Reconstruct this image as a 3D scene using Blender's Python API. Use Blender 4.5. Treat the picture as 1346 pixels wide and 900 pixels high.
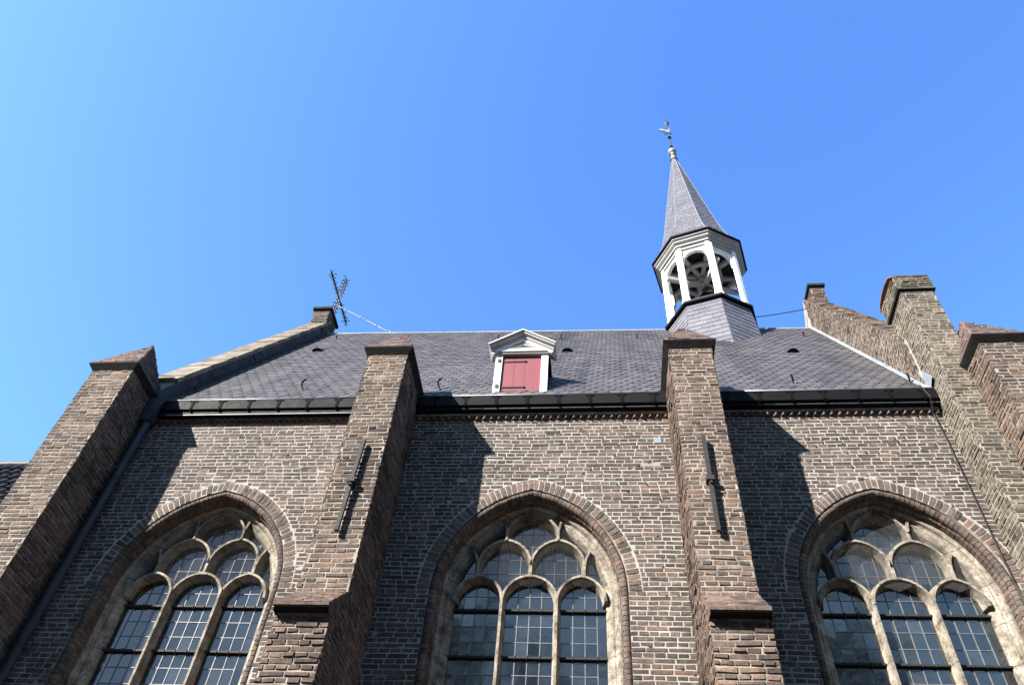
import bpy, math, random
from mathutils import Vector, Matrix
random.seed(7)
R_ = random.uniform
SC = bpy.context.scene
for o in list(bpy.data.objects):
    bpy.data.objects.remove(o)

# ------------------------------------------------------------------ camera
cam_d = bpy.data.cameras.new('camera')
cam = bpy.data.objects.new('camera', cam_d)
SC.collection.objects.link(cam)
cam_d.sensor_fit = 'HORIZONTAL'
cam_d.sensor_width = 36.0
cam_d.lens = 1031.0 / 1346.0 * 36.0
cam_d.clip_end = 6000
FOC = 1031.0
up = Vector((762 - 673, -430 - 450, FOC)).normalized()          # world up seen in camera axes
n_ = Vector((239 - 673, 527 - 450, FOC)).cross(Vector((1224 - 673, 510.7 - 450, FOC)))
ax = n_.cross(up).normalized()
if ax.x < 0: ax = -ax
ay = up.cross(ax)
m = Matrix(((ax.x, -ax.y, -ax.z), (ay.x, -ay.y, -ay.z), (up.x, -up.y, -up.z)))
cam.matrix_world = Matrix.Translation((0, -8, 1.6)) @ m.to_4x4()
SC.camera = cam
SC.render.resolution_x, SC.render.resolution_y = 1024, 684

# ------------------------------------------------------------------ world and sun
TRAVEL = Vector((1.10, 1.0, -1.04)).normalized()
sun_el = math.asin(-TRAVEL.z)
sun_az = math.atan2(-TRAVEL.x, -TRAVEL.y)
W = bpy.data.worlds.new('World'); SC.world = W
W.use_nodes = True
nt = W.node_tree
bg = nt.nodes['Background']
sky = nt.nodes.new('ShaderNodeTexSky')
sky.sky_type = 'NISHITA'
sky.sun_disc = False
sky.sun_elevation = sun_el
sky.sun_rotation = sun_az
sky.altitude = 0
sky.air_density = 1.0
sky.dust_density = 0.6
sky.ozone_density = 2.5
sep = nt.nodes.new('ShaderNodeSeparateColor'); comb = nt.nodes.new('ShaderNodeCombineColor')
nt.links.new(sky.outputs[0], sep.inputs[0])
for ch, (pw, gain) in enumerate(((1.3, 0.99), (1.15, 1.29), (0.8, 2.2))):      # deep, clean summer blue
    p = nt.nodes.new('ShaderNodeMath'); p.operation = 'POWER'; p.inputs[1].default_value = pw
    g = nt.nodes.new('ShaderNodeMath'); g.operation = 'MULTIPLY'; g.inputs[1].default_value = gain
    nt.links.new(sep.outputs[ch], p.inputs[0]); cp = nt.nodes.new('ShaderNodeMath'); cp.operation = 'MINIMUM'; cp.inputs[1].default_value = (1.6, 2.45, 3.8)[ch]
    nt.links.new(p.outputs[0], g.inputs[0]); nt.links.new(g.outputs[0], cp.inputs[0]); nt.links.new(cp.outputs[0], comb.inputs[ch])
nt.links.new(comb.outputs[0], bg.inputs[0])
bg.inputs[1].default_value = 0.080
sd = bpy.data.lights.new('sun', 'SUN')
sd.energy = 5.0
sd.angle = math.radians(0.5)
sd.color = (1.0, 0.945, 0.87)
sun = bpy.data.objects.new('sun', sd)
SC.collection.objects.link(sun)
sun.location = (-40, -40, 45)
sun.rotation_euler = TRAVEL.to_track_quat('-Z', 'Y').to_euler()
SC.view_settings.view_transform = 'Standard'
SC.view_settings.look = 'None'
SC.view_settings.gamma = 1
SC.view_settings.use_curve_mapping = False
SC.view_settings.exposure = 1.74

# ------------------------------------------------------------------ materials
def new_mat(name):
    M = bpy.data.materials.new(name); M.use_nodes = True
    t = M.node_tree
    return M, t, t.nodes['Principled BSDF']

ALB = 0.74
def ramp(t, fac, stops, interp='LINEAR'):
    r = t.nodes.new('ShaderNodeValToRGB')
    r.color_ramp.interpolation = interp
    e = r.color_ramp.elements
    while len(e) > 1: e.remove(e[-1])
    e[0].position = stops[0][0]; e[0].color = (*stops[0][1], 1)
    for p, c in stops[1:]:
        x = e.new(p); x.color = (*c, 1)
    t.links.new(fac, r.inputs[0])
    return r.outputs[0]

def noise(t, scale, detail=4, rough=0.6, vec=None, stretch=None):
    n = t.nodes.new('ShaderNodeTexNoise')
    n.inputs['Scale'].default_value = scale
    n.inputs['Detail'].default_value = detail
    n.inputs['Roughness'].default_value = rough
    tc = t.nodes.new('ShaderNodeTexCoord')
    src = tc.outputs['Object']
    if stretch:
        mp = t.nodes.new('ShaderNodeMapping'); mp.inputs['Scale'].default_value = stretch
        t.links.new(src, mp.inputs[0]); src = mp.outputs[0]
    t.links.new(src, n.inputs['Vector'])
    return n.outputs['Fac']

def mixc(t, a, b, fac, mode='MULTIPLY'):
    mx = t.nodes.new('ShaderNodeMix'); mx.data_type = 'RGBA'; mx.blend_type = mode
    if isinstance(fac, float): mx.inputs[0].default_value = fac
    else: t.links.new(fac, mx.inputs[0])
    for s, v in ((6, a), (7, b)):
        if isinstance(v, tuple): mx.inputs[s].default_value = (*v, 1)
        else: t.links.new(v, mx.inputs[s])
    return mx.outputs[2]

def bump(t, p, h, strength=0.5, dist=0.01):
    b = t.nodes.new('ShaderNodeBump')
    b.inputs['Strength'].default_value = strength
    b.inputs['Distance'].default_value = dist
    t.links.new(h, b.inputs['Height'])
    t.links.new(b.outputs[0], p.inputs['Normal'])

def per_brick(name, stops, stain=0.55, rough=0.9, lichen=None, bs=0.6, streak=None):
    """one colour per brick or slate (face attribute) broken up by grain and dirt"""
    M, t, p = new_mat(name)
    a = t.nodes.new('ShaderNodeAttribute'); a.attribute_name = 'rnd'
    c = ramp(t, a.outputs['Fac'], [(p_, tuple(x * ALB for x in q_)) for p_, q_ in stops])
    g = ramp(t, noise(t, 38, 5, 0.7), [(0.3, (0.45, 0.43, 0.42)), (0.5, (0.95, 0.95, 0.95)), (0.72, (1.4, 1.37, 1.33))])
    c = mixc(t, c, g, 0.9)
    g2 = ramp(t, noise(t, 13, 4, 0.6), [(0.32, (0.6, 0.59, 0.58)), (0.55, (1, 1, 1)), (0.75, (1.18, 1.17, 1.15))])
    c = mixc(t, c, g2, stain)
    s = ramp(t, noise(t, 1.3, 6, 0.65), [(0.36, (0.42, 0.41, 0.42)), (0.55, (1, 1, 1)), (0.75, (1.12, 1.1, 1.06))])
    c = mixc(t, c, s, stain)
    if streak:
        s2 = ramp(t, noise(t, 2.2, 5, 0.6, stretch=streak), [(0.35, (0.5, 0.5, 0.52)), (0.52, (1, 1, 1))])
        c = mixc(t, c, s2, 0.65)
    if lichen:
        lf = ramp(t, noise(t, 5.5, 5, 0.75), [(0.56, (0, 0, 0)), (0.68, (1, 1, 1))])
        mx = t.nodes.new('ShaderNodeMath'); mx.operation = 'MULTIPLY'; mx.inputs[1].default_value = 0.55
        t.links.new(lf, mx.inputs[0])
        c = mixc(t, c, lichen, mx.outputs[0], 'MIX')
    t.links.new(c, p.inputs['Base Color'])
    p.inputs['Roughness'].default_value = rough
    p.inputs['Specular IOR Level'].default_value = 0.25
    bump(t, p, noise(t, 55, 6, 0.72), bs, 0.012)
    return M

def plain(name, col, rough=0.6, metal=0.0, var=0.25, vs=6.0, spec=0.4, bs=0.15, fine=30, stretch=None, spread=None):
    M, t, p = new_mat(name)
    if max(col) < 0.6: col = tuple(x * ALB for x in col)
    lo = tuple(x * (1 - var) for x in col); hi = tuple(min(1, x * (1 + var)) for x in col)
    c = ramp(t, noise(t, vs, 6, 0.65, stretch=stretch), [(0.32, spread or lo), (0.68, hi)])
    t.links.new(c, p.inputs['Base Color'])
    r = t.nodes.new('ShaderNodeMapRange')
    r.inputs['To Min'].default_value = max(0.02, rough - 0.12); r.inputs['To Max'].default_value = min(1, rough + 0.12)
    t.links.new(noise(t, vs * 2.3, 4), r.inputs['Value'])
    t.links.new(r.outputs[0], p.inputs['Roughness'])
    p.inputs['Metallic'].default_value = metal
    p.inputs['Specular IOR Level'].default_value = spec
    if bs: bump(t, p, noise(t, fine, 5, 0.65), bs, 0.01)
    return M

MAT = {}
MAT['brick'] = per_brick('brown_facade_brick', [(0.0, (0.078, 0.065, 0.058)), (0.3, (0.118, 0.097, 0.086)), (0.6, (0.148, 0.119, 0.103)),
                         (0.84, (0.18, 0.142, 0.12)), (0.92, (0.21, 0.128, 0.098)), (1.0, (0.235, 0.188, 0.158))], 0.6, streak=(1, 1, .18), lichen=(0.26, 0.235, 0.205))
MAT['brick_b'] = per_brick('orange_brown_buttress_brick', [(0.0, (0.105, 0.084, 0.074)), (0.25, (0.15, 0.115, 0.097)), (0.5, (0.19, 0.138, 0.112)),
                         (0.8, (0.24, 0.16, 0.12)), (1.0, (0.265, 0.2, 0.16))], 0.8, streak=(1, 1, .2))
MAT['brick_c'] = per_brick('yellow_grey_chimney_brick', [(0.0, (0.11, 0.099, 0.078)), (0.4, (0.175, 0.156, 0.12)), (0.8, (0.23, 0.20, 0.155)),
                         (1.0, (0.27, 0.23, 0.185))], 0.85, lichen=(0.27, 0.24, 0.16))
MAT['brick_a'] = per_brick('arch_brick', [(0.0, (0.09, 0.073, 0.065)), (0.35, (0.14, 0.113, 0.098)), (0.75, (0.185, 0.143, 0.12)), (1.0, (0.25, 0.165, 0.127))], 0.5)
MAT['brick_r'] = per_brick('red_cap_brick', [(0.0, (0.10, 0.075, 0.068)), (0.5, (0.165, 0.115, 0.10)), (1.0, (0.21, 0.15, 0.13))], 0.6)
MAT['mortar'] = plain('pale_lime_mortar', (0.40, 0.375, 0.345), 0.95, var=0.3, vs=3.5, spec=0.1, bs=0.5, fine=80)
MAT['mortar_b'] = plain('dirty_mortar', (0.32, 0.285, 0.245), 0.95, var=0.5, vs=5, spec=0.1, bs=0.5, fine=80)
MAT['mortar_w'] = plain('white_repointing_mortar', (0.50, 0.48, 0.45), 0.95, var=0.25, vs=5, spec=0.1, bs=0.5, fine=80)
MAT['slate'] = per_brick('purple_grey_slate', [(0.0, (0.105, 0.10, 0.107)), (0.5, (0.135, 0.129, 0.137)), (1.0, (0.17, 0.162, 0.172))], 0.35, rough=0.55, bs=0.25, streak=(1, 0.12, 0.12))
MAT['slate_l'] = per_brick('sunlit_turret_slate', [(0.0, (0.15, 0.15, 0.18)), (0.5, (0.19, 0.19, 0.225)), (1.0, (0.24, 0.24, 0.28))], 0.25, rough=0.5, bs=0.2)  # same slate as the roof, sunlight put into a lighter colour
MAT['under'] = plain('roof_boarding_gap_shade', (0.03, 0.03, 0.033), 0.9)  # dark base colour paints the shade seen in the slate notches
MAT['lead'] = plain('grey_lead_sheet', (0.30, 0.33, 0.37), 0.55, metal=0.25, var=0.2, vs=3)
MAT['lead_h'] = plain('dull_hip_lead', (0.24, 0.25, 0.27), 0.6, metal=0.2, var=0.2, vs=3)
MAT['lead_d'] = plain('dark_weathered_lead', (0.05, 0.06, 0.078), 0.6, metal=0.2, var=0.25, vs=3)
MAT['zinc'] = plain('zinc_gutter_edge', (0.30, 0.31, 0.32), 0.5, metal=0.5, var=0.2, vs=5)
MAT['black'] = plain('black_painted_wood', (0.006, 0.006, 0.007), 0.65, var=0.35, vs=4, spec=0.12, stretch=(0.3, 1, 3))
MAT['soot'] = plain('sooty_black_iron', (0.004, 0.004, 0.004), 0.8, spec=0.08)
MAT['white'] = plain('white_painted_wood', (0.78, 0.78, 0.76), 0.45, var=0.06, vs=5, bs=0.06)
MAT['cream'] = plain('grey_white_paint_moulding_shade', (0.42, 0.41, 0.39), 0.55, var=0.15, vs=6, bs=0.08)
MAT['red'] = plain('faded_wine_red_paint', (0.25, 0.057, 0.076), 0.55, var=0.12, vs=7, bs=0.1, stretch=(8, 1, 0.6))
MAT['iron'] = plain('dark_wrought_iron', (0.05, 0.05, 0.055), 0.6, metal=0.3, var=0.4, vs=12)
MAT['iron_g'] = plain('weathered_grey_iron', (0.035, 0.034, 0.033), 0.75, metal=0.2, var=0.35, vs=12)
def stone_mat():
    M, t, p = new_mat('weathered_sandstone')
    c = ramp(t, noise(t, 5, 8, 0.75), [(0.35, (0.075, 0.065, 0.055)), (0.49, (0.25, 0.22, 0.178)), (0.67, (0.44, 0.405, 0.345))])
    g = ramp(t, noise(t, 34, 6, 0.75), [(0.33, (0.45, 0.43, 0.40)), (0.55, (1, 1, 1)), (0.75, (1.2, 1.2, 1.2))])
    c = mixc(t, c, g, 0.85)
    tc = t.nodes.new('ShaderNodeTexCoord'); sx = t.nodes.new('ShaderNodeSeparateXYZ'); t.links.new(tc.outputs['Object'], sx.inputs[0])
    dv = t.nodes.new('ShaderNodeMath'); dv.operation = 'MULTIPLY'; dv.inputs[1].default_value = 1 / .46; t.links.new(sx.outputs['Z'], dv.inputs[0])
    fr_ = t.nodes.new('ShaderNodeMath'); fr_.operation = 'FRACT'; t.links.new(dv.outputs[0], fr_.inputs[0])
    j = ramp(t, fr_.outputs[0], [(0.0, (0.35, 0.33, 0.3)), (0.018, (0.35, 0.33, 0.3)), (0.024, (1, 1, 1))])
    c = mixc(t, c, j, 0.9)
    t.links.new(c, p.inputs['Base Color']); p.inputs['Roughness'].default_value = 0.92; p.inputs['Specular IOR Level'].default_value = 0.15
    bump(t, p, noise(t, 40, 7, 0.75), 0.8, 0.012)
    return M
MAT['stone'] = stone_mat()
MAT['stone_d_shade'] = plain('dark_capping_stone_drip_shade', (0.028, 0.026, 0.025), 0.9, var=0.4, vs=8, spec=0.15, bs=0.4)
MAT['coping'] = plain('lichened_coping_stone', (0.25, 0.215, 0.175), 0.9, var=0.45, vs=4, spec=0.1, bs=0.6, fine=40)
MAT['came'] = plain('grey_lead_came', (0.20, 0.205, 0.21), 0.55, metal=0.2, var=0.3, vs=20)
MAT['wire'] = plain('galvanised_wire', (0.22, 0.22, 0.22), 0.5, metal=0.4, var=0.2, vs=20, bs=0)
MAT['gold'] = plain('gilded_metal', (0.5, 0.46, 0.36), 0.45, metal=0.4, var=0.2, vs=20)
MAT['clay'] = plain('orange_clay_tile', (0.20, 0.095, 0.065), 0.9, var=0.35, vs=9)
MAT['pantile'] = plain('black_glazed_pantile', (0.02, 0.019, 0.019), 0.6, var=0.5, vs=6, spec=0.25)
MAT['bronze'] = plain('dark_bell_bronze', (0.05, 0.045, 0.04), 0.5, metal=0.6)
MAT['dark'] = plain('dark_interior', (0.012, 0.012, 0.013), 0.9)
MAT['paving'] = plain('street_paving', (0.06, 0.055, 0.05), 0.9, var=0.3, vs=2)
MAT['render'] = plain('brown_house_brick', (0.13, 0.085, 0.065), 0.9, var=0.3, vs=3)
MAT['rooft'] = plain('dull_roof_tiles', (0.07, 0.05, 0.045), 0.8, var=0.4, vs=4)
MAT['leaf'] = plain('tree_foliage', (0.05, 0.085, 0.03), 0.7, var=0.5, vs=2)
MAT['bark'] = plain('tree_bark', (0.09, 0.07, 0.055), 0.9)

def glass_mat():
    M, t, p = new_mat('dusty_leaded_glass')
    a = t.nodes.new('ShaderNodeAttribute'); a.attribute_name = 'rnd'
    c = ramp(t, a.outputs['Fac'], [(0, (0.004, 0.006, 0.009)), (0.6, (0.011, 0.015, 0.02)), (1, (0.028, 0.034, 0.04))])
    d = ramp(t, noise(t, 4, 6, 0.7), [(0.3, (0.6, 0.6, 0.6)), (0.7, (1.5, 1.5, 1.5))])
    c = mixc(t, c, d, 0.8)
    t.links.new(c, p.inputs['Base Color'])
    p.inputs['Roughness'].default_value = 0.07
    p.inputs['Specular IOR Level'].default_value = 0.9
    p.inputs['IOR'].default_value = 1.8
    bump(t, p, noise(t, 7, 2, 0.5), 0.06, 0.02)
    return M
MAT['glass'] = glass_mat()

# ------------------------------------------------------------------ mesh helpers
class MB:
    def __init__(s): s.v = []; s.f = []; s.m = []; s.r = []
    def face(s, pts, mi=0, rnd=0.5):
        b = len(s.v); s.v += [tuple(p) for p in pts]
        s.f.append(tuple(range(b, b + len(pts)))); s.m.append(mi); s.r.append(rnd)
    def poly(s, verts, faces, mi=0, rnd=0.5):
        b = len(s.v); s.v += [tuple(p) for p in verts]
        for f in faces:
            s.f.append(tuple(i + b for i in f)); s.m.append(mi); s.r.append(rnd)
    def box(s, x0, x1, y0, y1, z0, z1, mi=0, rnd=0.5):
        s.hexa([(x0, y0, z0), (x1, y0, z0), (x1, y1, z0), (x0, y1, z0), (x0, y0, z1), (x1, y0, z1), (x1, y1, z1), (x0, y1, z1)], mi, rnd)
    def hexa(s, c, mi=0, rnd=0.5):
        s.poly(c, [(0, 3, 2, 1), (4, 5, 6, 7), (0, 1, 5, 4), (1, 2, 6, 5), (2, 3, 7, 6), (3, 0, 4, 7)], mi, rnd)
    def prism(s, prof, x0, x1, mi=0, rnd=0.5):            # profile in (y, z), run along x
        n = len(prof)
        vs = [(x0, y, z) for y, z in prof] + [(x1, y, z) for y, z in prof]
        fs = [tuple(range(n)), tuple(range(2 * n - 1, n - 1, -1))] + [(i, i + n, (i + 1) % n + n, (i + 1) % n) for i in range(n)]
        s.poly(vs, fs, mi, rnd)
    def tube(s, pts, rad, n=8, mi=0, caps=True):
        pts = [Vector(p) for p in pts]; rings = []
        rs = rad if isinstance(rad, (list, tuple)) else [rad] * len(pts)
        u = None
        for i, p in enumerate(pts):
            d = (pts[min(i + 1, len(pts) - 1)] - pts[max(i - 1, 0)]).normalized()
            if u is None:
                u = d.orthogonal().normalized()
            else:
                u = (u - d * u.dot(d)).normalized()
            w = d.cross(u)
            rings.append([p + (u * math.cos(2 * math.pi * k / n) + w * math.sin(2 * math.pi * k / n)) * rs[i] for k in range(n)])
        vs = [q for r in rings for q in r]; fs = []
        for i in range(len(pts) - 1):
            for k in range(n):
                fs.append((i * n + k, i * n + (k + 1) % n, (i + 1) * n + (k + 1) % n, (i + 1) * n + k))
        if caps:
            fs.append(tuple(range(n - 1, -1, -1))); fs.append(tuple((len(pts) - 1) * n + k for k in range(n)))
        s.poly(vs, fs, mi)
    def lathe(s, c, prof, n=24, mi=0, rot=0.0):           # profile in (r, z)
        vs = []; fs = []
        for r, z in prof:
            for k in range(n):
                a = rot + 2 * math.pi * k / n
                vs.append((c[0] + r * math.cos(a), c[1] + r * math.sin(a), c[2] + z))
        for i in range(len(prof) - 1):
            for k in range(n):
                fs.append((i * n + k, i * n + (k + 1) % n, (i + 1) * n + (k + 1) % n, (i + 1) * n + k))
        s.poly(vs, fs, mi)
    def sphere(s, c, r, mi=0, n=16):
        s.lathe(c, [(max(1e-4, r * math.sin(math.pi * i / 10)), -r * math.cos(math.pi * i / 10)) for i in range(11)], n, mi)
    def bar(s, a, b, w, h, mi=0, upv=(0, 0, 1)):
        a, b = Vector(a), Vector(b); d = (b - a).normalized()
        u = d.cross(Vector(upv)).normalized(); q = u.cross(d)
        c = []
        for p in (a, b):
            c += [p - u * w / 2 - q * h / 2, p + u * w / 2 - q * h / 2, p + u * w / 2 + q * h / 2, p - u * w / 2 + q * h / 2]
        s.poly(c, [(0, 3, 2, 1), (4, 5, 6, 7), (0, 1, 5, 4), (1, 2, 6, 5), (2, 3, 7, 6), (3, 0, 4, 7)], mi)
    def build(s, name, mats, parent=None, org=(0, 0, 0), smooth=False):
        me = bpy.data.meshes.new(name)
        o3 = Vector(org)
        me.from_pydata([tuple(Vector(v) - o3) for v in s.v], [], s.f)
        if isinstance(mats, str): mats = [mats]
        for k in mats: me.materials.append(MAT[k])
        me.polygons.foreach_set('material_index', s.m)
        at = me.attributes.new('rnd', 'FLOAT', 'FACE'); at.data.foreach_set('value', s.r)
        if smooth: me.polygons.foreach_set('use_smooth', [True] * len(s.f))
        me.update()
        o = bpy.data.objects.new(name, me)
        SC.collection.objects.link(o)
        o.location = o3
        if parent is not None:
            o.parent = parent
            o.location = o3 - ORG.get(parent.name, Vector((0, 0, 0)))
        ORG[o.name] = o3
        return o
ORG = {}
def thing(name, label, cat, loc=(0, 0, 0), group=None):
    o = bpy.data.objects.new(name, None); SC.collection.objects.link(o)
    o.location = loc; ORG[o.name] = Vector(loc)
    o['label'] = label; o['category'] = cat
    if group: o['group'] = group
    return o
def tag(o, label, cat, group=None):
    o['label'] = label; o['category'] = cat
    if group: o['group'] = group
    return o

CO, ST = 0.0614, 0.242           # course height, stretcher pitch
def one_brick(mb, P, u0, u1, v0, v1, pr, mi, rj=0.004, ins=0.004):
    d = R_(pr[0], pr[1]); r = random.random()
    j = lambda: R_(-rj, rj)
    b = [(u0, v0), (u1, v0), (u1, v1), (u0, v1)]
    sg = [(1, 1), (-1, 1), (-1, -1), (1, -1)]
    tl = R_(-0.35, 0.35) * d
    wp = lambda u, v: v + .004 * math.sin(1.9 * u + 1.3 * math.sin(2.1 * v)) + .0025 * math.sin(5.3 * u + 3.1 * v + 1)
    b = [(u + j() * .5, wp(u, v) + j() * .5) for u, v in b]
    vs = [P(u, v, 0.0005) for u, v in b]
    for k, ((u, v), (a, c)) in enumerate(zip(b, sg)):
        vs.append(P(u + a * ins * R_(0.4, 1.7) + j() * 0.5, v + c * ins * R_(0.4, 1.7) + j() * 0.5, d + (tl if k in (0, 1) else -tl) + j() * 0.4))
    mb.poly(vs, [(4, 5, 6, 7), (0, 1, 5, 4), (1, 2, 6, 5), (2, 3, 7, 6), (3, 0, 4, 7)], mi, r)

def bricks(mb, P, v0, v1, spans, mi=0, pr=(0.004, 0.012), joint=0.011, phase=0.0, st=ST, course=CO, rj=0.004, ins=0.004, hole_shade=0):
    """English bond laid on a plane; P(u, v, d) gives a point, spans(v) the (u0, u1) runs of one course"""
    i = int(math.floor(v0 / course))
    while i * course < v1:
        za = i * course + joint / 2; zb = (i + 1) * course - joint / 2
        if za >= v0 - 0.03 and zb <= v1 + 0.03:
            wob = R_(-0.0015, 0.0015)
            w = st if i % 2 == 0 else st / 2
            off = phase + (0.25 * st if (i // 2) % 2 and i % 2 == 0 else 0) + R_(-0.02, 0.02) + (st / 8 if i % 2 else 0)
            for a, b in spans((za + zb) / 2):
                x = off + math.floor((a - off) / w) * w
                while x < b:
                    nx = x + w + random.gauss(0, .008)
                    x0 = max(a, x + joint / 2) if x > a else a
                    x1 = min(b, nx - joint / 2) if nx < b else b
                    e = R_(-0.002, 0.002)
                    if x1 - x0 > 0.03:
                        one_brick(mb, P, x0, x1, za + wob + e + R_(-0.003, 0.003), zb + wob + e + R_(-0.003, 0.003), pr, mi, rj, ins)
                        if hole_shade and random.random() < .10:
                            hw_ = R_(.012, .04); hx = x1 - R_(0, .03); hz = za + wob + e + R_(-.002, .006)
                            mb.face([P(hx - hw_, hz - .008, .0085), P(hx + .004, hz - .009, .0085), P(hx + .005, hz + R_(.004, .012), .0085), P(hx - hw_ * R_(.2, .9), hz + R_(.002, .007), .0085)], hole_shade)  # flat dark patch paints the shade of an eroded joint
                    x = nx
        i += 1

def shingle(mb, A, B, C_, D_, rowh, w, mi=0, thick=0.008, chamf=0.32, lift=0.004, base=True, base_mi=1):
    """slates on the patch A bottom left, B bottom right, C top right, D top left"""
    A, B, C_, D_ = map(Vector, (A, B, C_, D_))
    n = ((B - A).cross(D_ - A)).normalized()
    if base: mb.face([A, B, C_, D_], base_mi)
    H = ((D_ + C_) / 2 - (A + B) / 2).length
    rows = max(1, round(H / rowh))
    for i in range(rows):
        t0, t1 = i / rows, (i + 1) / rows
        def pt(x, t, e):
            L, Rr = A.lerp(D_, t), B.lerp(C_, t); wd = (Rr - L)
            c = (L + Rr) / 2
            return c + wd.normalized() * x + n * e if wd.length > 1e-6 else c + n * e
        hw0 = (B.lerp(C_, t0) - A.lerp(D_, t0)).length / 2
        hw1 = (B.lerp(C_, t1) - A.lerp(D_, t1)).length / 2
        k0 = -int(hw0 / w) - 2; off = (w / 2 if i % 2 else 0) + R_(-0.006, 0.006)
        for k in range(k0, -k0 + 1):
            x0, x1 = off + k * w + 0.002, off + (k + 1) * w - 0.002
            if x1 < -hw0 or x0 > hw0: continue
            cl = lambda x, h: max(-h, min(h, x))
            c = min(chamf * w, 0.45 * (x1 - x0)); tc = t0 + (t1 - t0) * min(0.5, c / (H / rows))
            e = thick + R_(0, lift); e2 = e + R_(-0.002, 0.002); te = t0 + R_(-0.03, 0.03) / rows
            hm = hw0 + (hw1 - hw0) * 0.3
            top = [pt(cl(x0, hw1), t1 + 0.12 / rows, 0.001), pt(cl(x0, hm), tc, e * 0.9)]
            if c > 0.004: top += [pt(cl(x0 + c, hw0), te, e), pt(cl(x1 - c, hw0), te, e2)]
            top += [pt(cl(x1, hm), tc, e2 * 0.9), pt(cl(x1, hw1), t1 + 0.12 / rows, 0.001)]
            if cl(x1, hw0) - cl(x0, hw0) < 0.01: continue
            r = min(1, max(0, random.gauss(0.5, 0.2)))
            mb.face(top, mi, r)
            if c > 0.004:
                mb.face([pt(cl(x0 + c, hw0), te, 0.0005), pt(cl(x1 - c, hw0), te, 0.0005), top[3], top[2]], mi, r)
                mb.face([pt(cl(x0, hm), tc, 0.0005), pt(cl(x0 + c, hw0), te, 0.0005), top[2], top[1]], mi, r)
                mb.face([pt(cl(x1 - c, hw0), te, 0.0005), pt(cl(x1, hm), tc, 0.0005), top[4], top[3]], mi, r)

# ------------------------------------------------------------------ ground
g = MB(); g.face([(-900, -900, 0), (900, -900, 0), (900, 900, 0), (-900, 900, 0)])
gr = g.build('ground', 'paving'); gr['kind'] = 'structure'

# ------------------------------------------------------------------ church
church = thing('church', 'old brown brick Gothic church with buttresses, tracery windows, slate roof and white bell turret', 'church', (0, 0, 0))
WC = [-5.0, -0.85, 3.37]; ZB, ZS = 2.6, 6.65
CEN, R0 = 0.334, 1.494                     # two-centred arch: centres at +-CEN, radius of the brick opening
APEX = {0: 0.0, 1: 0.0, 2: 0.0}
def half(z, r):                            # half width of the pointed arch of radius r at height z
    if z <= ZS: return r - CEN
    q = r * r - (z - ZS) ** 2
    return max(0.0, math.sqrt(q) - CEN) if q > 0 else 0.0
XL, XR = -7.0, 4.75
BUT = [(-7.37, -6.75, -0.79), (-3.16, -2.61, -0.97), (0.98, 1.53, -0.97), (4.93, 5.48, -0.95)]
WTOP = 9.36

def wall_spans(z, r_low, r_hi, x0=XL, x1=XR):
    sp = []; a = x0
    for c in WC:
        h = half(z, r_low if z < ZS - 0.02 else r_hi) if z > ZB else 0
        if h > 0.01:
            sp.append((a, c - h)); a = c + h
    sp.append((a, x1))
    return sp

mb = MB()
zz = [0, ZB]
z = ZB
while z < 8.4: z += 0.055; zz.append(z)
zz.append(WTOP + 0.3)
for i in range(len(zz) - 1):
    za, zb = zz[i], zz[i + 1]
    if i == 0:
        mb.face([(XL, 0, za), (XR, 0, za), (XR, 0, zb), (XL, 0, zb)], 1); continue
    A = wall_spans(za + 1e-5, R0, R0); B = wall_spans(zb - 1e-5, R0, R0)
    if len(A) != len(B): 
        A = wall_spans((za + zb) / 2, R0, R0); B = A
    for (a0, a1), (b0, b1) in zip(A, B):
        mb.face([(a0, 0, za), (a1, 0, za), (b1, 0, zb), (b0, 0, zb)], 1)
PW = lambda u, v, d: (u, -d, v)
bricks(mb, PW, 0.0, WTOP, lambda z: wall_spans(z, R0 - 0.004, R0 + 0.162), 0, (0.0015, 0.006), 0.014, rj=.006, ins=.005, hole_shade=2)
# side and back walls of the nave
mb.face([(XL, 0, 0), (XL, 7.8, 0), (XL, 7.8, 9.6), (XL, 3.9, 16.0), (XL, 0, 9.6)], 1)
mb.face([(XR, 0, 0), (XR, 0, 9.6), (XR + .4, 3.9, 16.0), (XR + .4, 7.8, 9.6), (XR + .4, 7.8, 0)], 1)
mb.face([(XL, 7.8, 0), (XR + .4, 7.8, 0), (XR + .4, 7.8, 9.6), (XL, 7.8, 9.6)], 1)
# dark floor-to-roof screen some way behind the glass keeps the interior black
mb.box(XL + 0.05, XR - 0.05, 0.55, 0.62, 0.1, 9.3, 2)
# small stone putlog plates
for (x, zc, s) in ((-1.82, 8.78, .1), (0.8, 8.93, .1), (-6.2, 8.5, .09)):
    mb.box(x - s / 2, x + s / 2, -0.009, -0.001, zc - s / 2, zc + s / 2, 3 if x > 0 else 4, .5)
wall = mb.build('wall', ['brick', 'mortar', 'dark', 'lead', 'lead_d'], church)

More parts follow.
